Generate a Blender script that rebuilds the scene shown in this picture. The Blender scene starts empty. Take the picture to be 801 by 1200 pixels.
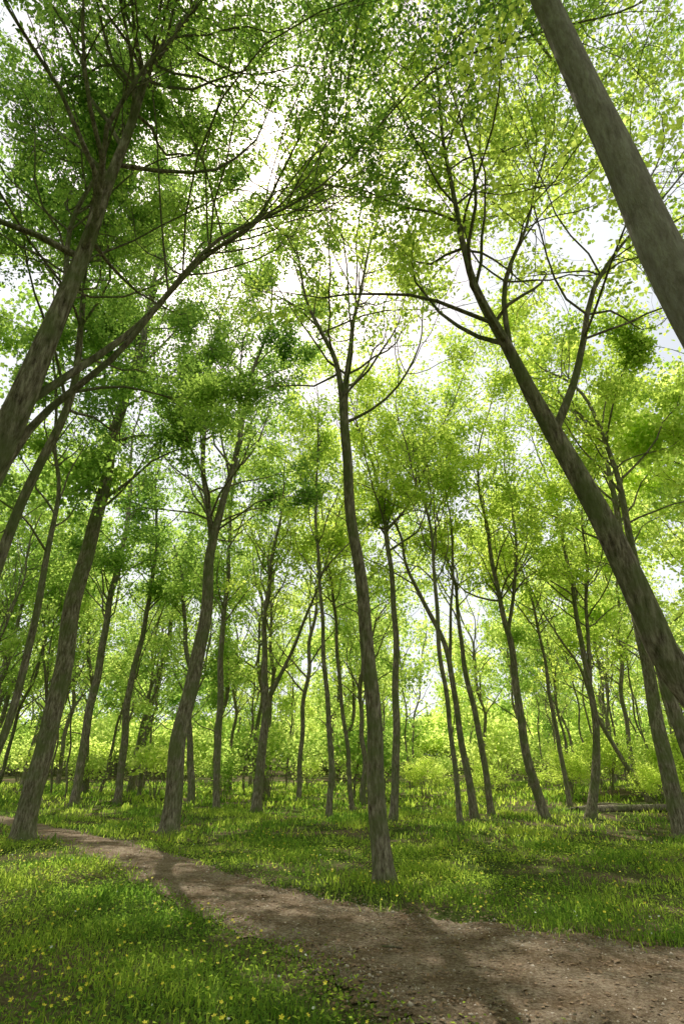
import bpy, math, numpy as np
from mathutils import Vector, Matrix
RNG=np.random.default_rng(7)
sc=bpy.context.scene
col=sc.collection
EL=math.radians(56);AZ=math.radians(-12)   # sun: elevation, azimuth from +Y toward +X

# ------------------------------------------------------------------ helpers
def make_mesh(name,V,Q,mats,smooth=False,matidx=None,attr=None):
    V=np.asarray(V,dtype=np.float32);Q=np.asarray(Q,dtype=np.int32)
    me=bpy.data.meshes.new(name)
    me.vertices.add(len(V));me.vertices.foreach_set('co',V.ravel())
    k=Q.shape[1]
    me.loops.add(Q.size);me.loops.foreach_set('vertex_index',Q.ravel())
    me.polygons.add(len(Q))
    me.polygons.foreach_set('loop_start',np.arange(0,Q.size,k,dtype=np.int32))
    me.polygons.foreach_set('loop_total',np.full(len(Q),k,dtype=np.int32))
    if smooth: me.polygons.foreach_set('use_smooth',np.ones(len(Q),dtype=bool))
    for m in mats: me.materials.append(m)
    if matidx is not None: me.polygons.foreach_set('material_index',np.asarray(matidx,dtype=np.int32))
    if attr is not None:
        a=me.attributes.new('tint','FLOAT','POINT');a.data.foreach_set('value',np.asarray(attr,dtype=np.float32))
    me.update(calc_edges=True)
    return me
def obj(name,me,parent=None,loc=(0,0,0)):
    o=bpy.data.objects.new(name,me);col.objects.link(o);o.location=loc
    if parent: o.parent=parent
    return o
def unit(v): 
    return v/(np.linalg.norm(v,axis=-1,keepdims=True)+1e-9)

def ground_h(x,y):
    x=np.asarray(x,float);y=np.asarray(y,float)
    h=.05*np.sin(x*.42+.6)*np.cos(y*.37)+.04*np.sin(x*.21-y*.33+1.2)
    h=h*np.clip((y-2)/8,0.25,1)
    h=h+.9*np.exp(-((x-17)/6)**2-((y-29)/5)**2)
    h=h+.03*np.clip(y-38,0,200)**1.05*0.6
    return h

def dapple_gaps(P):
    """True where the canopy stays closed: openings are cut along the sun direction to put light patches on the ground."""
    kx=math.sin(AZ)/math.tan(EL);ky=math.cos(AZ)/math.tan(EL)
    gx=P[:,0]-kx*P[:,2];gy=P[:,1]-ky*P[:,2]
    f=np.sin(2.5*gx+1.6*np.sin(1.6*gy))*np.sin(3.0*gy+1.9*np.sin(1.2*gx)+1)
    f=f+.6*np.sin(6.5*gx+2*np.sin(3.3*gy))*np.sin(7.1*gy+2*np.sin(2.9*gx))+.3*np.sin(.6*gx+1)*np.cos(.55*gy)
    thr=.74+.45*np.exp(-((gx+3)/2.6)**2-((gy-5)/3.2)**2)-.35*np.exp(-((gx-4.5)/4)**2-((gy-12)/4)**2)-.55*((gy>22)&(gy<60))  # fewer sun openings cut for near left, more for right meadow and far glade
    return f<thr

class Tubes:
    def __init__(s): s.V=[];s.Q=[];s.n=0
    def add(s,P,R,sides=8,lump=0.0,rng=RNG):
        P=np.asarray(P,float);R=np.asarray(R,float);n=len(P)
        T=np.gradient(P,axis=0);T=unit(T)
        ref=np.array([1.,0,0]) if abs(T[0,0])<.8 else np.array([0,1.,0])
        U=np.empty_like(P);u=unit(np.cross(T[0],ref))
        for i in range(n):
            u=u-T[i]*np.dot(u,T[i]);u=u/np.linalg.norm(u);U[i]=u
        W=np.cross(T,U)
        a=np.linspace(0,2*np.pi,sides,endpoint=False)
        rr=R[:,None]*np.ones(sides)[None]
        if lump>0: 
            ph=rng.uniform(0,6.28,3)
            k=np.arange(n)[:,None]
            rr=rr*(1+lump*(np.sin(a*2+ph[0]+k*.21)+.6*np.sin(a*3+ph[1]-k*.35)+.5*np.sin(k*.9+ph[2]+a)))
        ring=P[:,None,:]+rr[...,None]*(np.cos(a)[None,:,None]*U[:,None,:]+np.sin(a)[None,:,None]*W[:,None,:])
        s.V.append(ring.reshape(-1,3))
        i=np.arange(n-1)[:,None]*sides;j=np.arange(sides)[None];j2=(j+1)%sides
        q=np.stack([i+j,i+j2,i+sides+j2,i+sides+j],-1).reshape(-1,4)+s.n
        s.Q.append(q);s.n+=n*sides
    def data(s): return np.concatenate(s.V),np.concatenate(s.Q)

def catmull(P,R,step=.3):
    P=np.asarray(P,float);R=np.asarray(R,float)
    PP=np.vstack([2*P[0]-P[1],P,2*P[-1]-P[-2]])
    out=[];ro=[]
    for i in range(len(P)-1):
        p0,p1,p2,p3=PP[i:i+4];n=max(2,int(np.linalg.norm(p2-p1)/step))
        t=np.linspace(0,1,n,endpoint=False)[:,None]
        out.append(.5*((2*p1)+(-p0+p2)*t+(2*p0-5*p1+4*p2-p3)*t**2+(-p0+3*p1-3*p2+p3)*t**3))
        ro.append(R[i]+(R[i+1]-R[i])*t[:,0])
    out.append(P[-1:]);ro.append(R[-1:])
    return np.vstack(out),np.concatenate(ro)

def walk(rng,p,d,L,n,wig,up):
    P=[p];d=np.array(d,float);st=L/n
    for i in range(n):
        d=d+rng.normal(0,wig,3);d[2]+=up;d/=np.linalg.norm(d)
        p=p+d*st;P.append(p)
    return np.array(P)

def leaves(C,rng,size,upb=.5):
    n=len(C)
    N=unit(rng.normal(0,1,(n,3))+np.array([0,0,upb]))
    D=rng.normal(0,1,(n,3));D[:,2]-=.25;D=unit(D-N*np.sum(D*N,1,keepdims=True))
    S=np.cross(N,D)
    L=size*rng.uniform(.6,1.3,n)[:,None]
    W=L*rng.uniform(.30,.44,n)[:,None]
    lift=N*L*rng.uniform(.02,.16,n)[:,None]
    V=np.stack([C,C+D*L*.42+S*W+lift,C+D*L,C+D*L*.42-S*W+lift],1).reshape(-1,3)
    Q=np.arange(4*n).reshape(n,4)
    ph=rng.uniform(0,6.28,3)
    sp=(np.sin(C[:,0]*1.3+ph[0]+np.sin(C[:,2]))+np.sin(C[:,1]*1.1+ph[1])+np.sin(C[:,2]*1.4+ph[2]+C[:,0]*.7))/3
    t=np.repeat(np.clip(.5+.38*sp+rng.uniform(-.3,.3,n),0,1),4)
    return V,Q,t

def build_tree(limbs,rng,H,nl=16000,leaf=.09,start=.35,l1=26,l2=6,spread=1.0,twigs=True,sides=10,crown_low=None,clump=12,wig=.02):
    """limbs: list of (pts[(x,y,z)],radii). Each continues up procedurally to H."""
    tb=Tubes();tips=[];wts=[]
    for li,(P,R) in enumerate(limbs):
        P=[np.array(p,float) for p in P];R=list(R)
        if P[-1][2]<H-1:
            d=unit(P[-1]-P[-2]);n=max(2,int((H-P[-1][2])/1.3))
            w=walk(rng,P[-1],d,H-P[-1][2],n,.15,.06)
            r0=R[-1]
            for k in range(1,len(w)): P.append(w[k]);R.append(max(.012,r0*(1-k/len(w))))
        C,RR=catmull(P,R,.3)
        k_=np.arange(len(C))*.3;ph=rng.uniform(0,6.28,4);am=wig*np.clip(k_/2,0,1)
        C[:,0]+=am*(np.sin(k_*1.1+ph[0])*2+np.sin(k_*2.7+ph[1]));C[:,1]+=am*(np.sin(k_*1.3+ph[2])*2+np.sin(k_*2.3+ph[3]))
        if li==0:   # root flare
            z=C[:,2]-C[0,2];RR=RR*(1+.6*np.exp(-z/.2))
        tb.add(C,RR,sides,lump=.055,rng=rng)
        n=len(C);zs=C[:,2]
        lo=crown_low if crown_low is not None else start*H
        ok=np.where((zs>lo)&(np.arange(n)>1))[0]
        if len(ok)<2: continue
        cnt=max(3,int(l1*len(ok)*.3/ (H*(1-start)) ))
        idx=np.sort(rng.choice(ok,cnt))
        az=rng.uniform(0,6.28)
        for i in idx:
            az+=2.4+rng.normal(0,.5)
            f=(zs[i]-lo)/max(.1,H-lo)
            t=unit(C[min(i+1,n-1)]-C[i-1])
            side=np.array([math.cos(az),math.sin(az),0])
            e=rng.uniform(.5,1.2)
            d=unit(t*(.75+.3*f)+side*e)
            L=spread*H*.2*rng.uniform(.55,1.35)*(1-.55*f)+.5
            r=min(RR[i]*.5,.009*L+.005)
            b=walk(rng,C[i],d,L,8,.19,.06)
            br=np.linspace(r,.004,len(b))
            tb.add(b,br,5)
            bw=rng.gamma(1.8,.6)
            for k in range(l2):
                q=rng.uniform(.25,1)**.7;kk=q*(len(b)-1);k0=min(int(kk),len(b)-2)
                p=b[k0]+(b[k0+1]-b[k0])*(kk-k0)
                dd=unit(unit(b[k0+1]-b[k0])*.8+rng.normal(0,.6,3))
                l=L*rng.uniform(.2,.5)*(1.15-q*.5)+.15
                w=walk(rng,p,dd,l,4,.2,.0)
                if twigs: tb.add(w,np.linspace(max(.003,br[k0]*.45),.002,5),3)
                tips.append(w[1:]);wts.append(l*bw)
            tips.append(b[-4:]);wts.append(L*.3*bw)
    # leaf clumps along the twigs
    wts=np.array(wts);wts=wts*rng.gamma(1.8,.6,len(wts));wts/=wts.sum()
    cn=rng.multinomial(nl//clump,wts)
    cs=[]
    for t,c in zip(tips,cn):
        if c==0: continue
        i=rng.uniform(0,len(t)-1.001,c);k=i.astype(int);f=(i-k)[:,None]
        p=t[k]*(1-f)+t[k+1]*f
        cs.append(p)
    C=np.concatenate(cs)+rng.normal(0,1,(sum(map(len,cs)),3))*(.08+.5*leaf)
    C=np.repeat(C,clump,0);C=C+rng.normal(0,1,C.shape)*np.array([1.3,1.3,.75])*leaf
    return tb,C

# ------------------------------------------------------------------ materials
def mat(name):
    m=bpy.data.materials.new(name);m.use_nodes=True;nt=m.node_tree
    for n in list(nt.nodes): nt.nodes.remove(n)
    out=nt.nodes.new('ShaderNodeOutputMaterial')
    return m,nt,out
def N(nt,t,**kw):
    n=nt.nodes.new(t)
    for k,v in kw.items():
        if k.startswith('_'): setattr(n,k[1:],v)
        else: n.inputs[k.replace('_',' ')].default_value=v
    return n
def ramp(nt,fac,stops):
    r=nt.nodes.new('ShaderNodeValToRGB');cr=r.color_ramp
    while len(cr.elements)<len(stops): cr.elements.new(.5)
    for e,(p,c) in zip(cr.elements,stops): e.position=p;e.color=(*c,1)
    nt.links.new(fac,r.inputs[0]);return r
def leaf_mat(name,dk,lt,tdk,tlt):
    m,nt,out=mat(name);L=nt.links
    at=N(nt,'ShaderNodeAttribute',_attribute_name='tint')
    c1=ramp(nt,at.outputs['Fac'],[(0,dk),(1,lt)]);c2=ramp(nt,at.outputs['Fac'],[(0,tdk),(1,tlt)])
    d=N(nt,'ShaderNodeBsdfDiffuse');t=N(nt,'ShaderNodeBsdfTranslucent')
    L.new(c1.outputs[0],d.inputs['Color']);L.new(c2.outputs[0],t.inputs['Color'])
    a=N(nt,'ShaderNodeAddShader');L.new(d.outputs[0],a.inputs[0]);L.new(t.outputs[0],a.inputs[1])
    L.new(a.outputs[0],out.inputs[0])
    return m
leafA=leaf_mat('leaf_bright',(.045,.08,.016),(.10,.145,.028),(.28,.41,.05),(.68,.76,.14))
leafB=leaf_mat('leaf_deep',(.022,.05,.014),(.055,.10,.026),(.10,.21,.03),(.40,.54,.09))
leafC=leaf_mat('leaf_distant',(.045,.09,.02),(.10,.15,.033),(.28,.42,.07),(.70,.78,.19))
grassM=leaf_mat('grass_blades',(.035,.07,.014),(.09,.13,.026),(.13,.24,.025),(.46,.55,.07))

def bark_mat(name,c0,c1,c2,mossf=.75):
    m,nt,out=mat(name);L=nt.links
    tc=N(nt,'ShaderNodeTexCoord')
    mp=N(nt,'ShaderNodeMapping');mp.inputs['Scale'].default_value=(1,1,.22);L.new(tc.outputs['Object'],mp.inputs[0])
    n1=N(nt,'ShaderNodeTexNoise',Scale=24.,Detail=5.,Roughness=.75);L.new(mp.outputs[0],n1.inputs['Vector'])
    n2=N(nt,'ShaderNodeTexNoise',Scale=2.6,Detail=3.);L.new(tc.outputs['Object'],n2.inputs['Vector'])
    r=ramp(nt,n1.outputs['Fac'],[(.34,c0),(.5,c1),(.66,c2)])
    moss=N(nt,'ShaderNodeMix',_data_type='RGBA');moss.inputs['B'].default_value=(.15,.18,.07,1)
    mr=N(nt,'ShaderNodeMapRange');mr.inputs[1].default_value=.42;mr.inputs[2].default_value=.62;mr.inputs[4].default_value=mossf
    L.new(n2.outputs['Fac'],mr.inputs[0]);L.new(mr.outputs[0],moss.inputs['Factor']);L.new(r.outputs[0],moss.inputs['A'])
    p=N(nt,'ShaderNodeBsdfDiffuse')
    L.new(moss.outputs['Result'],p.inputs['Color'])
    b=N(nt,'ShaderNodeBump',Strength=1.,Distance=.05);L.new(n1.outputs['Fac'],b.inputs['Height']);L.new(b.outputs[0],p.inputs['Normal'])
    L.new(p.outputs[0],out.inputs[0]);return m
barkA=bark_mat('bark_brown',(.06,.048,.036),(.23,.195,.145),(.46,.41,.32))
barkS=bark_mat('bark_smooth_grey',(.24,.205,.185),(.35,.31,.28),(.47,.43,.39),.08)

# ------------------------------------------------------------------ path outline (world metres)
near=np.array([(-26,42),(-20,31),(-15,24.5),(-10.1,18.5),(-7.5,15.3),(-5.1,12.5),(-2.14,8.4),(-.62,6.55),(-.05,5.65),(.25,5.0),(1.0,4.5),(2.6,3.95),(5,3.1),(11,1.2),(18,-1.4)])
far=np.array([(-29,46),(-22.5,34.5),(-17,27.5),(-12.0,21.8),(-8.6,18.2),(-4.9,14.2),(-2.0,10.75),(-.6,9.2),(.5,8.2),(1.85,7.45),(3.2,6.6),(4.6,6.0),(6.6,5.3),(12,3.6),(19,1.0)])
def knots(P,m=14):
    P=np.c_[P,np.zeros(len(P))];PP=np.vstack([2*P[0]-P[1],P,2*P[-1]-P[-2]]);o=[]
    for i in range(len(P)-1):
        p0,p1,p2,p3=PP[i:i+4];t=np.linspace(0,1,m,endpoint=False)[:,None]
        o.append(.5*((2*p1)+(-p0+p2)*t+(2*p0-5*p1+4*p2-p3)*t**2+(-p0+3*p1-3*p2+p3)*t**3))
    o.append(P[-1:]);return np.vstack(o)[:,:2]
NE=knots(near);FE=knots(far)
a_=np.arange(len(NE));across=unit(FE-NE)
NE=NE-across*(.08*np.sin(a_*.9)+.07*np.sin(a_*2.3+1)+RNG.normal(0,.04,len(NE)))[:,None]
FE=FE+across*(.10*np.sin(a_*.7+2)+.07*np.sin(a_*1.9)+RNG.normal(0,.04,len(NE)))[:,None]
poly=np.vstack([NE,FE[::-1]])
def in_path(x,y):
    inside=np.zeros(len(x),bool);n=len(poly);j=n-1
    for i in range(n):
        xi,yi=poly[i];xj,yj=poly[j]
        c=((yi>y)!=(yj>y))&(x<(xj-xi)*(y-yi)/((yj-yi) if yj!=yi else 1e-9)+xi)
        inside^=c;j=i
    return inside

# ------------------------------------------------------------------ ground
def axis_lin(a,b,st,far_,k):
    core=np.arange(a,b+1e-6,st)
    e=np.cumsum(st*1.16**np.arange(1,k));e=e[e<far_]
    return np.r_[(a-e)[::-1],core,b+e]
gx=axis_lin(-16,16,.25,600,60);gy=axis_lin(0,32,.25,600,60)
X,Y=np.meshgrid(gx,gy);Z=ground_h(X,Y)
V=np.stack([X,Y,Z],-1).reshape(-1,3);nx=len(gx)
i=np.arange(len(gy)-1)[:,None]*nx;j=np.arange(nx-1)[None]
Q=np.stack([i+j,i+j+1,i+nx+j+1,i+nx+j],-1).reshape(-1,4)
m,nt,out=mat('forest_floor');L=nt.links
geo=N(nt,'ShaderNodeNewGeometry')
n1=N(nt,'ShaderNodeTexNoise',Scale=.6,Detail=4.,Roughness=.6);n2=N(nt,'ShaderNodeTexNoise',Scale=14.,Detail=4.,Roughness=.7)
L.new(geo.outputs['Position'],n1.inputs['Vector']);L.new(geo.outputs['Position'],n2.inputs['Vector'])
r1=ramp(nt,n2.outputs['Fac'],[(.3,(.03,.045,.014)),(.6,(.07,.09,.025)),(.8,(.12,.11,.05))])
r2=ramp(nt,n2.outputs['Fac'],[(.3,(.07,.05,.032)),(.7,(.20,.155,.10))])
mr=N(nt,'ShaderNodeMapRange');mr.inputs[1].default_value=.46;mr.inputs[2].default_value=.6;L.new(n1.outputs['Fac'],mr.inputs[0])
mx=N(nt,'ShaderNodeMix',_data_type='RGBA');L.new(mr.outputs[0],mx.inputs['Factor']);L.new(r1.outputs[0],mx.inputs['A']);L.new(r2.outputs[0],mx.inputs['B'])
p=N(nt,'ShaderNodeBsdfDiffuse')
b=N(nt,'ShaderNodeBump',Strength=.7,Distance=.05);L.new(n2.outputs['Fac'],b.inputs['Height']);L.new(b.outputs[0],p.inputs['Normal'])
L.new(mx.outputs['Result'],p.inputs['Color']);L.new(p.outputs[0],out.inputs[0])
obj('ground',make_mesh('ground',V,Q,[m],True))

# ------------------------------------------------------------------ dirt path
K=14;t=np.linspace(0,1,K)
PV=NE[:,None,:]*(1-t)[None,:,None]+FE[:,None,:]*t[None,:,None]
PZ=ground_h(PV[...,0],PV[...,1])+.012+.012*np.sin(t*np.pi)[None]
V=np.concatenate([PV,PZ[...,None]],-1).reshape(-1,3)
i=np.arange(len(NE)-1)[:,None]*K;j=np.arange(K-1)[None]
Q=np.stack([i+j,i+K+j,i+K+j+1,i+j+1],-1).reshape(-1,4)
m,nt,out=mat('path_dirt');L=nt.links
geo=N(nt,'ShaderNodeNewGeometry')
n1=N(nt,'ShaderNodeTexNoise',Scale=1.9,Detail=6.,Roughness=.7);n2=N(nt,'ShaderNodeTexNoise',Scale=30.,Detail=7.,Roughness=.82)
for q in (n1,n2): L.new(geo.outputs['Position'],q.inputs['Vector'])
r=ramp(nt,n2.outputs['Fac'],[(.34,(.12,.085,.058)),(.5,(.33,.255,.185)),(.66,(.58,.49,.38))])
r3=ramp(nt,n1.outputs['Fac'],[(.36,(.5,.44,.37)),(.62,(1,1,1))])
mx=N(nt,'ShaderNodeMix',_data_type='RGBA',_blend_type='MULTIPLY');mx.inputs['Factor'].default_value=1
L.new(r.outputs[0],mx.inputs['A']);L.new(r3.outputs[0],mx.inputs['B'])
p=N(nt,'ShaderNodeBsdfDiffuse')
b=N(nt,'ShaderNodeBump',Strength=1.,Distance=.045);L.new(n2.outputs['Fac'],b.inputs['Height']);L.new(b.outputs[0],p.inputs['Normal'])
L.new(mx.outputs['Result'],p.inputs['Color']);L.new(p.outputs[0],out.inputs[0])
obj('dirt_path',make_mesh('dirt_path',V,Q,[m],True))

# ------------------------------------------------------------------ grass
def scatter(x0,x1,y0,y1,dens,edge=.16):
    n=int((x1-x0)*(y1-y0)*dens)
    x=RNG.uniform(x0,x1,n);y=RNG.uniform(y0,y1,n)
    lim=.72*y+3.5;ok=abs(x)<lim
    x=x[ok];y=y[ok]
    ip=in_path(x+RNG.normal(0,edge,len(x)),y+RNG.normal(0,edge,len(x)))
    bare=(np.sin(x*.75+2+.8*np.sin(y*.6))*np.sin(y*.85+1+.9*np.sin(x*.5))>.55)&(RNG.uniform(0,1,len(x))<.75)
    bare|=(x>6)&(y>16)&(y<25)&(RNG.uniform(0,1,len(x))<.45)
    ip|=bare
    return x[~ip],y[~ip]
GV=[];GQ=[];GT=[];gn=0
for (y0,y1,dens,hh,ww) in [(2.5,8,1050,.062,.0045),(8,14,500,.08,.007),(14,24,180,.105,.012),(24,48,36,.16,.03)]:
    xm=.72*y1+3.5
    x,y=scatter(-xm,xm,y0,y1,dens)
    cl=.5+.5*np.sin(x*2.1+1.7*np.sin(y*1.3))*np.cos(y*1.9+1.3*np.sin(x*.9))
    keep=RNG.uniform(0,1,len(x))<.12+1.*cl
    x=x[keep];y=y[keep];cl=cl[keep];n=len(x)
    h=hh*(.35+1.*cl)*RNG.uniform(.5,1.7,n)
    a=RNG.uniform(0,6.28,n);lean=RNG.uniform(.2,1.3,n)*h
    d=np.stack([np.cos(a),np.sin(a),0*a],1);s=np.stack([-np.sin(a),np.cos(a),0*a],1)*ww*RNG.uniform(.6,1.4,n)[:,None]
    b0=np.stack([x,y,ground_h(x,y)-.005],1);up=np.array([0,0,1.])
    mid=b0+d*(lean*.3)[:,None]+up*(h*.6)[:,None];tip=b0+d*lean[:,None]+up*h[:,None]
    vv=np.stack([b0-s,b0+s,mid+s*.8,mid-s*.8,tip+s*.12,tip-s*.12],1).reshape(-1,3)
    base=np.arange(n)[:,None]*6+gn
    GQ.append(np.concatenate([base+np.array([0,1,2,3]),base+np.array([3,2,4,5])]))
    tt=np.clip(.4+.35*np.sin(x*1.3+np.sin(y*.9)*2)+RNG.uniform(-.35,.35,n)+.1*(x>1),0,1)
    GV.append(vv);GT.append(np.repeat(tt,6));gn+=6*n
obj('grass',make_mesh('grass',np.concatenate(GV),np.concatenate(GQ),[grassM],False,attr=np.concatenate(GT)))

# broad-leaved ground cover (clover) among the grass near the path
x,y=scatter(-9,8,3,14,620,.2)
cl=np.sin(x*1.1+2)*np.cos(y*.8+1)+.2
k=(RNG.uniform(-1,1,len(x))<cl)|((x<0.2)&(y<9)&(RNG.uniform(0,1,len(x))<.75));x=x[k];y=y[k]
C=np.stack([x,y,ground_h(x,y)+RNG.uniform(.02,.10,len(x))],1)
V,Q,T_=leaves(C,RNG,.036,upb=2.5)
obj('clover_patch',make_mesh('clover_patch',V,Q,[grassM],attr=T_))

# wild flowers
def simple(name,c,rough=.6):
    m,nt,out=mat(name)
    no=N(nt,'ShaderNodeTexNoise',Scale=8.);g=N(nt,'ShaderNodeNewGeometry');nt.links.new(g.outputs['Position'],no.inputs['Vector'])
    r=ramp(nt,no.outputs['Fac'],[(.3,tuple(q*.7 for q in c)),(.7,c)])
    p=N(nt,'ShaderNodeBsdfPrincipled',Roughness=rough);nt.links.new(r.outputs[0],p.inputs['Base Color']);nt.links.new(p.outputs[0],out.inputs[0]);return m
def flowers(name,n,area,c,rad):
    x=RNG.uniform(area[0],area[1],n);y=area[2]+(area[3]-area[2])*RNG.uniform(0,1,n)**1.4
    cl=np.sin(x*.9+1)*np.cos(y*.7)+.5+.6*((x<0)&(y<10))
    k=(RNG.uniform(-1,1,n)<cl)&~in_path(x,y)&(abs(x)<.72*y+2);x=x[k];y=y[k];n=len(x)
    z=ground_h(x,y)+RNG.uniform(.08,.17,n);C=np.stack([x,y,z],1)
    Nn=unit(RNG.normal(0,.35,(n,3))+np.array([0,-.35,1]));U=unit(np.cross(Nn,RNG.normal(0,1,(n,3))));W=np.cross(Nn,U)
    rad=rad*RNG.uniform(.6,1.15,n)[:,None]
    V=[];Q=[]
    for pidx in range(5):
        a=pidx*2*np.pi/5
        def dd(an,r): return C+(math.cos(an)*U+math.sin(an)*W)*r
        q=np.stack([C,dd(a-.45,rad*.7)+Nn*rad*.2,dd(a,rad)+Nn*rad*.3,dd(a+.45,rad*.7)+Nn*rad*.2],1)
        V.append(q.reshape(-1,3));Q.append(np.arange(4*n).reshape(n,4)+pidx*4*n)
    o=5*4*n
    s=np.array([.0012,0,0])
    base=C.copy();base[:,2]=ground_h(x,y)
    V.append(np.stack([base-s,base+s,C+s,C-s],1).reshape(-1,3));Q.append(np.arange(4*n).reshape(n,4)+o)
    mi=np.r_[np.zeros(5*n),np.ones(n)]
    obj(name,make_mesh(name,np.concatenate(V),np.concatenate(Q),[simple(name+'_petal',c),grassM],matidx=mi))
flowers('yellow_buttercups',2600,(-8,9,4.4,18),(.95,.8,.04),.019)
flowers('white_daisies',300,(-9,10,4.2,18),(.8,.8,.75),.013)

# path litter : pebbles and dead leaves
n=6500
u=RNG.integers(60,len(NE)-14,n);w=RNG.uniform(-.03,1.03,n)[:,None]
P2=NE[u]*(1-w)+FE[u]*w+RNG.normal(0,.12,(n,2))
C=np.c_[P2,ground_h(P2[:,0],P2[:,1])+.016]
r=RNG.gamma(2.,.0035,n)+.003
o8=np.array([(1,0,0),(0,1,0),(-1,0,0),(0,-1,0),(0,0,.7),(0,0,-.7)],float)
V=C[:,None,:]+o8[None]*r[:,None,None]*RNG.uniform(.6,1.3,(n,6,1))
a=RNG.uniform(0,6.28,n);D=V-C[:,None,:];V=C[:,None,:]+np.stack([D[...,0]*np.cos(a)[:,None]-D[...,1]*np.sin(a)[:,None],D[...,0]*np.sin(a)[:,None]+D[...,1]*np.cos(a)[:,None],D[...,2]],-1)
tri=np.array([(0,1,4),(1,2,4),(2,3,4),(3,0,4),(1,0,5),(2,1,5),(3,2,5),(0,3,5)])
Q=(tri[None]+np.arange(n)[:,None,None]*6).reshape(-1,3)
obj('path_pebbles',make_mesh('path_pebbles',V.reshape(-1,3),Q,[simple('pebble',(.45,.38,.31),.8)]))
n=6500;u=RNG.integers(60,len(NE)-14,n);w=(RNG.beta(.55,.55,n)*1.2-.1)[:,None]
P2=NE[u]*(1-w)+FE[u]*w+RNG.normal(0,.15,(n,2))
m_=3500;P3=np.c_[RNG.uniform(4.5,16,m_),RNG.uniform(14,25,m_)]   # litter on the bare ground under the right-hand trees
PP_=np.vstack([P2,P3]);C=np.c_[PP_,ground_h(PP_[:,0],PP_[:,1])+.028]
V,Q,T_=leaves(C,RNG,.038,upb=5)
obj('fallen_leaves',make_mesh('fallen_leaves',V,Q,[simple('dead_leaf',(.19,.115,.055),.8)]))

# ------------------------------------------------------------------ hero trees
def finish(name,tb,C,rng,leaf,lm,bm,loc=(0,0,0),upb=.5):
    e=bpy.data.objects.new(name,None);col.objects.link(e);e.location=loc;e.empty_display_size=.5
    V,Q=tb.data();t=obj('trunk_and_branches',make_mesh(name+'_wood',V,Q,[bm],True),e)
    C=C[dapple_gaps(C+np.array(loc))]
    V,Q,T=leaves(C,rng,leaf,upb);c=obj('leaf_crown',make_mesh(name+'_crown',V,Q,[lm],attr=T),e)
    return e
seed=[100]
def hero(name,limbs,H,nl,leaf,lm=leafA,bm=barkA,rs=.70,**kw):
    seed[0]+=1;rng=np.random.default_rng(seed[0])
    bx,by,_=limbs[0][0][0];bz=float(ground_h(bx,by))
    L2=[([(x-bx,y-by,z-bz) for (x,y,z) in P],[r*rs for r in R]) for P,R in limbs]
    P0=L2[0][0];P0[0]=(P0[0][0],P0[0][1],-.12)
    tb,C=build_tree(L2,rng,H,nl,leaf,**kw)
    return finish(name,tb,C,rng,leaf,lm,bm,(bx,by,bz))
def xz(Y,pts,lean=0):
    return [(x,Y+lean*z,z) for x,z in pts]
hero('ash_tree',[
 (xz(9.8,[(.66,0),(.50,1.79),(.45,3.45),(.32,5.22),(.13,6.88),(.03,8.12),(.07,9.47),(.23,10.46),(.51,12.34),(.89,14.8)]),[.19,.17,.16,.145,.13,.12,.075,.065,.045,.025]),
 (xz(9.8,[(.03,8.15),(-.11,9.8),(-.45,10.67),(-.84,11.88),(-1.35,14.28)]),[.09,.07,.06,.045,.02]),
 ([(.03,9.8,8.2),(.6,9.75,8.5),(1.2,9.6,9.0),(1.7,9.4,10)],[.05,.035,.03,.02])],16.5,22000,.088,start=.54,l1=28,l2=7,spread=1.05,rs=.8)
hero('ash_tree',[
 (xz(18.5,[(1.5,0),(1.74,2.7),(1.76,6.85),(1.65,9.43),(1.29,11.56),(.67,13.9)]),[.18,.16,.14,.12,.08,.05]),
 (xz(18.5,[(1.65,9.4),(2.55,10.5),(3.31,12.33)]),[.09,.07,.05])],18,13000,.12,start=.45)
hero('poplar_tree',[
 (xz(15.3,[(-4.2,0),(-4.15,2.51),(-3.94,4.74),(-3.86,7.54),(-3.68,8.97),(-3.31,12.15),(-3.09,13.93)]),[.34,.27,.25,.2,.16,.11,.08]),
 (xz(15.3,[(-3.88,7.5),(-4.44,10.53),(-4.66,13.97)]),[.14,.1,.07])],20,32000,.105,lm=leafB,start=.38,l1=34)
hero('poplar_tree',[
 (xz(14,[(-7.05,0),(-7.0,3.0),(-6.95,6.3),(-6.85,10.3),(-6.6,14.3),(-6.5,18.2)]),[.36,.30,.27,.23,.17,.09])],22,38000,.1,lm=leafB,start=.34,l1=36)
# big leaning tree at the left edge, several limbs
hero('alder_tree',[
 (xz(4.0,[(-3.9,0),(-3.35,2),(-2.95,3.9),(-2.8,4.8),(-2.75,6.0),(-2.6,7.3),(-2.5,8.8),(-2.3,10.6)]),[.22,.19,.17,.15,.12,.09,.07,.045]),
 ([(-3.25,4.1,2.4),(-3.2,4.5,4.2),(-2.9,4.5,4.8),(-2.4,4.5,5.4),(-1.9,4.5,6.3),(-1.4,4.5,7.2),(-.7,4.5,7.8),(0,4.5,8.6)],[.07,.06,.05,.042,.035,.028,.02,.014]),
 ([(-2.9,4.0,4.4),(-2.3,4.4,5.6),(-1.9,4.8,6.9),(-1.2,5.2,8.6),(-.7,5.4,10.5)],[.055,.045,.038,.028,.02]),
 ([(-2.8,4.0,4.9),(-3.2,4.6,6.4),(-3.5,5.0,8.2),(-3.6,5.3,10.5)],[.055,.045,.04,.03])],15,96000,.058,lm=leafB,start=.42,l1=54,l2=9,spread=1.15,sides=16,rs=.7)
hero('poplar_tree',[(xz(25.6,[(-11.1,0),(-11.1,3.5),(-11.1,8.9),(-11,13.4),(-11.5,17.5)]),[.28,.24,.2,.15,.08])],22,13000,.16,lm=leafB,start=.35)
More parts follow.
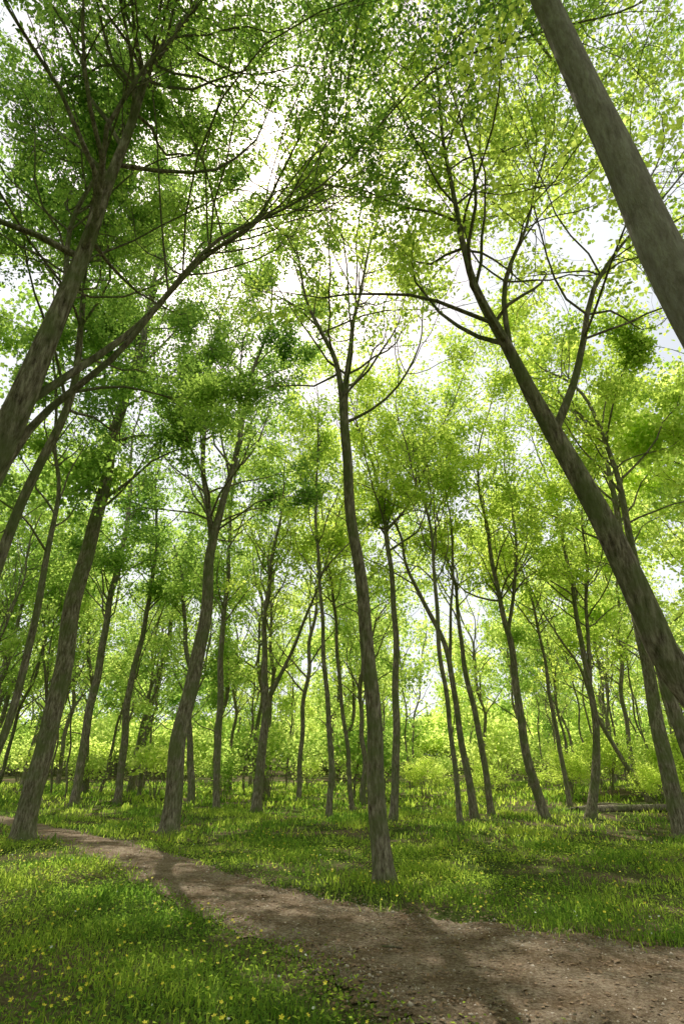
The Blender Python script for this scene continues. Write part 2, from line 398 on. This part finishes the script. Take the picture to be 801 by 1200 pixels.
hero('poplar_tree',[(xz(27,[(-9.8,0),(-10,5.1),(-9.7,10.2),(-10.1,14.1)]),[.24,.2,.15,.09])],20,10000,.16,lm=leafB,start=.35)
hero('poplar_tree',[(xz(23.3,[(-4.7,0),(-5,4.6),(-5.1,9),(-5.2,14.2)]),[.20,.17,.13,.08])],19,12000,.145,lm=leafB,start=.35)
hero('ash_tree',[(xz(22.5,[(-3.1,0),(-3.0,3.9),(-3.2,7.3),(-3.0,10.3)]),[.26,.2,.15,.1]),(xz(22.7,[(-3.05,3.6),(-1.8,6.3),(-1.1,8.5)]),[.13,.1,.07])],16,10000,.14,start=.38)
hero('ash_tree',[(xz(19.3,[(-.4,0),(-.4,2.7),(-.8,7.1),(-1,11.2)]),[.15,.12,.1,.07])],17,10500,.125,start=.42)
hero('ash_tree',[(xz(23.3,[(.4,0),(0,4),(-.4,8.2)]),[.14,.11,.09])],16,8500,.14,start=.4)
hero('ash_tree',[(xz(16.9,[(3.2,0),(3.1,2.6),(3.0,5.3),(2.9,9.4)]),[.12,.1,.09,.06])],15,9000,.115,start=.45)
hero('ash_tree',[(xz(19.3,[(4.1,0),(3.9,2.5),(3.6,5.2),(2.5,8.0)]),[.18,.15,.13,.08]),(xz(19.4,[(3.7,4.5),(4.0,7),(4.2,10)]),[.09,.07,.05])],16,9500,.125,start=.42)
hero('ash_tree',[(xz(20.8,[(5,0),(4.8,2.8),(4.5,5.8),(4.4,8.2)]),[.17,.14,.11,.08])],15,8000,.13,start=.42)
hero('ash_tree',[(xz(19.3,[(6.3,0),(5.95,2.23),(5.87,5.24),(5.78,6.45),(5.54,9.76),(5.4,11.6)]),[.22,.18,.16,.14,.09,.06]),(xz(19.3,[(5.87,5.85),(6.55,8.73),(6.67,10.86)]),[.1,.08,.05])],17,10500,.125,start=.4)
hero('ash_tree',[(xz(19.8,[(7.85,0),(8.42,1.99),(8.64,4.17),(8.58,7.24),(8.62,10.37)]),[.22,.18,.15,.1,.07]),(xz(19.8,[(8.66,4.18),(9.21,7.92),(9.57,10.77)]),[.1,.08,.05])],16,10500,.125,start=.38)
hero('ash_tree',[(xz(23.3,[(8.57,0),(8.48,3),(8.43,6),(8.05,9.8)]),[.13,.11,.09,.06])],16,8500,.14,start=.38)
hero('oak_tree',[(xz(15.7,[(8.48,0),(8.46,2.54),(8.56,5.55),(8.59,7.4),(8.7,10)]),[.3,.25,.21,.17,.1])],17,15000,.115,start=.34)
hero('ash_tree',[(xz(24.2,[(12.1,0),(11.33,1.76),(10.62,3.37),(10.2,5.4)]),[.15,.13,.12,.08])],12,7500,.14,start=.3)
hero('ash_tree',[(xz(11,[(6.6,0),(6.38,2.11),(6.27,3.68),(6.16,5.09),(6.3,8)]),[.18,.16,.14,.12,.08])],14,18000,.098,start=.4)
hero('alder_tree',[(xz(7,[(-5.1,0),(-4.75,2),(-4.61,4),(-4.55,4.69),(-4.29,6.26),(-4.37,7.93),(-4.53,9.48)]),[.16,.13,.11,.1,.085,.07,.05])],15,54000,.068,lm=leafB,start=.42,l1=38,l2=8,spread=1.15)
hero('alder_tree',[(xz(12,[(-7.4,0),(-6.88,1.83),(-6.85,5.01),(-6.92,7.59)]),[.15,.12,.10,.07])],15,26000,.092,lm=leafB,start=.38)
# alder standing beside the viewer, crown overhead
hero('alder_tree',[([(-1.9,-.6,0),(-1.7,-.3,4),(-1.2,.4,8),(-.6,1.4,11)],[.2,.17,.13,.09])],16,38000,.07,lm=leafB,start=.5,l1=34,l2=8,spread=1.3)
# curved tree on the right
hero('ash_tree',[
 (xz(5,[(3.95,0),(3.45,1.3),(3.02,2.32),(2.91,2.78),(2.69,3.63),(2.30,4.87),(1.96,5.74),(1.66,6.65),(1.60,7.69),(1.52,10.21)]),[.22,.19,.17,.16,.145,.115,.085,.065,.05,.03]),
 (xz(5,[(2.30,4.87),(2.62,5.5),(2.81,6.12),(3.06,6.93),(3.83,8.0)]),[.06,.05,.042,.035,.02]),
 (xz(5,[(1.96,5.74),(2.02,7.08),(2.52,8.34)]),[.045,.035,.02])],13,29000,.072,start=.45,l1=34,l2=8,sides=16,spread=.95,rs=.8)
# smooth bare trunk leaning across the top right corner
hero('beech_tree',[
 ([(3.0,2.55,0),(2.58,2.6,2.2),(2.18,2.6,4.45),(2.05,2.6,5.97),(1.86,2.6,8.0),(1.72,2.6,10)],[.24,.2,.18,.165,.15,.12])],17,21000,.078,bm=barkS,start=.62,sides=20,crown_low=10,spread=1.2,l1=30,rs=.74,wig=.005)

# ------------------------------------------------------------------ woodland behind and around : one merged mass
def variant(k,nl,leaf,low,l1=26):
    rng=np.random.default_rng(500+k);H=rng.uniform(13,18)
    ln=rng.normal(0,.12,2)
    P=[(0,0,-.3),(ln[0]*2,ln[1]*2,3),(ln[0]*4+rng.normal(0,.25),ln[1]*4,6),(ln[0]*9,ln[1]*8,9.5)]
    r=[.05,.13,.075,.10,.16,.06][k%6];limbs=[(P,[r*1.2,r,r*.85,r*.6])]
    if k%2: limbs.append(([P[2],(P[2][0]+rng.normal(0,1),P[2][1]+rng.normal(0,1),9)],[r*.5,r*.35]))
    tb,C=build_tree(limbs,rng,H,nl,leaf,start=low,l1=l1,l2=5,spread=1.15,twigs=False,sides=6,wig=.05)
    V,Q=tb.data();v2,q2,t2=leaves(C,rng,leaf);return V,Q,v2,q2,t2
nearv=[variant(k,6600,.165,.22) for k in range(6)]
farv=[variant(20+k,3200,.31,.04,18) for k in range(4)]
backv=[variant(30+k,3400,.32,.2,18) for k in range(3)]
class Mass:
    def __init__(s): s.a=[];s.b=[];s.c=[];s.t=[];s.n=0
    def add(s,var,x,y,sx,sz,rz):
        V,Q,v,q,t=var;c,sn=math.cos(rz),math.sin(rz);R=np.array([[c*sx,sn*sx,0],[-sn*sx,c*sx,0],[0,0,sz]]);o=np.array([x,y,float(ground_h(x,y))])
        s.a.append(V@R+o);s.b.append(Q+s.n);s.n+=len(V)
        v=(v@R+o).reshape(-1,4,3);k=dapple_gaps(v[:,0]);s.c.append(v[k].reshape(-1,3));s.t.append(np.clip(t.reshape(-1,4)[k].ravel()+s.sh,0,1))
    sh=0
    def make(s,name,w,l,lm):
        e=bpy.data.objects.new(name,None);col.objects.link(e)
        obj(w,make_mesh(w,np.concatenate(s.a),np.concatenate(s.b),[barkA],True),e)
        c=np.concatenate(s.c)
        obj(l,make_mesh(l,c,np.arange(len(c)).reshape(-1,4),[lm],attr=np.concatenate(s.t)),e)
rng=np.random.default_rng(9);pts=[]
hb=np.array([(.66,9.8),(1.5,18.5),(-4.2,15.3),(-7,14),(-11.1,25.6),(-9.8,27),(-4.7,23.3),(-3.1,22.5),(-.4,19.3),(.4,23.3),(3.2,16.9),(4.1,19.3),(5,20.8),(6.3,19.3),(7.85,19.8),(8.57,23.3),(8.48,15.7),(12.1,24.2)])
tries=0
while len(pts)<150 and tries<12000:
    tries+=1
    y=rng.uniform(24,92)if rng.random()<.65 else rng.uniform(24,46);x=rng.uniform(-1,1)*(.72*y+6)
    if min(np.hypot(hb[:,0]-x,hb[:,1]-y))<2.0: continue
    if in_path(np.array([x]),np.array([y]))[0]: continue
    if 1<x<10 and 24<y<36: continue
    md=1.2 if y<45 else 3.2
    if pts and min(np.hypot(np.array(pts)[:,0]-x,np.array(pts)[:,1]-y))<md: continue
    pts.append((x,y))
pts+=[(-11,8),(-10,12.5),(-13,17),(-15,22),(-14,10),(10.5,10),(12.5,14),(13,19),(16,21)]
W=Mass()
for (x,y) in pts:
    v=nearv[rng.integers(len(nearv))] if y<46 else farv[rng.integers(len(farv))]
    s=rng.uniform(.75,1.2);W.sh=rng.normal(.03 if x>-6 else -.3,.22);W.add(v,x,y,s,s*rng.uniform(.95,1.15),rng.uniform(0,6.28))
# the wood continues beside and behind the viewer
bk=[];tries=0
while len(bk)<52 and tries<5000:
    tries+=1
    a=rng.uniform(0,6.28);d=rng.uniform(7,30);x=d*math.cos(a);y=-1+d*math.sin(a)
    if y>-5.5 and abs(x)<max(10.5,.72*y+11): continue
    if y>14 or in_path(np.array([x]),np.array([y]))[0]: continue
    if bk and min(np.hypot(np.array(bk)[:,0]-x,np.array(bk)[:,1]-y))<2.6: continue
    bk.append((x,y));s=rng.uniform(.85,1.2);W.sh=rng.normal(-.15,.2);W.add(backv[rng.integers(3)],x,y,s,s,rng.uniform(0,6.28))
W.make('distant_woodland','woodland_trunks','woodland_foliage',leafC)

# ------------------------------------------------------------------ undergrowth bushes
def bushv(k,nl,leaf):
    rng2=np.random.default_rng(800+k);limbs=[]
    for j in range(7):
        a=j*.9+rng2.normal(0,.2);e=rng2.uniform(.3,.9)
        limbs.append(([(0.1*math.cos(a),.1*math.sin(a),-.1),(e*.5*math.cos(a),e*.5*math.sin(a),.7),(e*math.cos(a),e*math.sin(a),1.3)],[.02,.015,.01]))
    tb,C=build_tree(limbs,rng2,2.2,nl,leaf,start=.1,l1=12,l2=4,spread=1.9,twigs=False,sides=4,crown_low=.15,clump=8)
    V,Q=tb.data();v,q,t=leaves(C,rng2,leaf);return V,Q,v,q,t
fb=[bushv(k,1700,.16) for k in range(4)];nb=[bushv(10+k,6000,.08) for k in range(3)]
rng=np.random.default_rng(21);U=Mass()
for i in range(225):
    y=rng.uniform(29,90) if i<145 else rng.uniform(60,95);x=rng.uniform(-1,1)*(.72*y+4)
    if in_path(np.array([x]),np.array([y]))[0] and y<40: continue
    s=rng.uniform(.6,1.5)*(1+max(0,y-46)/24);U.sh=rng.normal(0.1,.28);U.add(fb[rng.integers(4)],x,y,s,s*rng.uniform(.7,1.1),rng.uniform(0,6.28))
U.make('undergrowth_shrubs','shrub_stems','shrub_leaves',leafC)
nbm=[]
for V,Q,v,q,t in nb: nbm.append((make_mesh('bush_wood',V,Q,[barkA],True),make_mesh('bush_leaves',v,q,[leafA],attr=t)))
for (x,y,s) in [(11.5,22.5,.7),(13.2,24,1),(9.6,26,.9),(14.5,21.5,.9),(11.8,27,1.2),(15.5,26,1.3),(7,29.5,.8),(4.2,31,.9),(17.5,24,1.2)]:
    e=bpy.data.objects.new('bush',None);col.objects.link(e);e.location=(x,y,float(ground_h(x,y)));e.rotation_euler=(0,0,rng.uniform(0,6));e.scale=(s,s,s*.85)
    wm,lmm=nbm[rng.integers(3)];obj('stems',wm,e);obj('leaves',lmm,e)

def log(name,P,R):
    tb=Tubes();C,RR=catmull(P,R,.08);tb.add(C,RR,9,lump=.06)
    V,Q=tb.data();obj(name,make_mesh(name,V,Q,[barkA],True))
log('fallen_log',[(8.2,21.6,.12),(9.6,21.9,.16),(11.2,21.8,.2),(12.8,22.1,.22)],[.12,.13,.11,.07])
log('fallen_branch',[(7.9,22.4,.06),(9.2,22.0,.3),(10.4,22.5,.25)],[.04,.035,.02])
log('fallen_twig',[(.38,6.42,.03),(.50,6.38,.035),(.57,6.36,.03)],[.008,.009,.004])

# ------------------------------------------------------------------ light, sky
w=bpy.data.worlds.new('World');sc.world=w;w.use_nodes=True;nt=w.node_tree
bg=nt.nodes['Background'];sky=nt.nodes.new('ShaderNodeTexSky');sky.sky_type='NISHITA';sky.sun_disc=False
sky.sun_elevation=EL;sky.sun_rotation=AZ;sky.air_density=1.0;sky.dust_density=3.0;sky.ozone_density=1.0
# thin high cloud, brighter than the blue behind it
tc=nt.nodes.new('ShaderNodeTexCoord');cn=N(nt,'ShaderNodeTexNoise',Scale=2.6,Detail=5.,Roughness=.6)
nt.links.new(tc.outputs['Generated'],cn.inputs['Vector'])
cr=N(nt,'ShaderNodeMapRange');cr.inputs[1].default_value=.34;cr.inputs[2].default_value=.55;cr.inputs[3].default_value=.6;cr.inputs[4].default_value=1.
nt.links.new(cn.outputs['Fac'],cr.inputs[0])
cm=N(nt,'ShaderNodeMix',_data_type='RGBA');cm.inputs['B'].default_value=(9.0,9.3,9.4,1)
lg=N(nt,'ShaderNodeMix',_data_type='RGBA',_blend_type='LIGHTEN');lg.inputs['Factor'].default_value=1
nt.links.new(cr.outputs[0],cm.inputs['Factor']);nt.links.new(sky.outputs[0],cm.inputs['A'])
nt.links.new(cm.outputs['Result'],lg.inputs['A']);nt.links.new(sky.outputs[0],lg.inputs['B'])
nt.links.new(lg.outputs['Result'],bg.inputs[0]);bg.inputs[1].default_value=.12
sd=Vector((math.sin(AZ)*math.cos(EL),math.cos(AZ)*math.cos(EL),math.sin(EL)))
sl=bpy.data.lights.new('sun','SUN');sl.energy=5;sl.angle=math.radians(.5);sl.color=(1,.95,.86)
so=bpy.data.objects.new('sun',sl);col.objects.link(so);so.rotation_euler=sd.to_track_quat('Z','Y').to_euler();so.location=(0,20,40)
sc.view_settings.view_transform='Standard';sc.view_settings.look='None';sc.view_settings.exposure=0

cam=bpy.data.cameras.new('camera');co=bpy.data.objects.new('camera',cam);col.objects.link(co)
cam.sensor_fit='VERTICAL';cam.sensor_height=36;cam.sensor_width=24;cam.lens=640/1200*36;cam.clip_start=.05;cam.clip_end=2500
co.location=(0,0,1.6);co.rotation_euler=(math.radians(90)+math.atan(295/640),0,0)
sc.camera=co
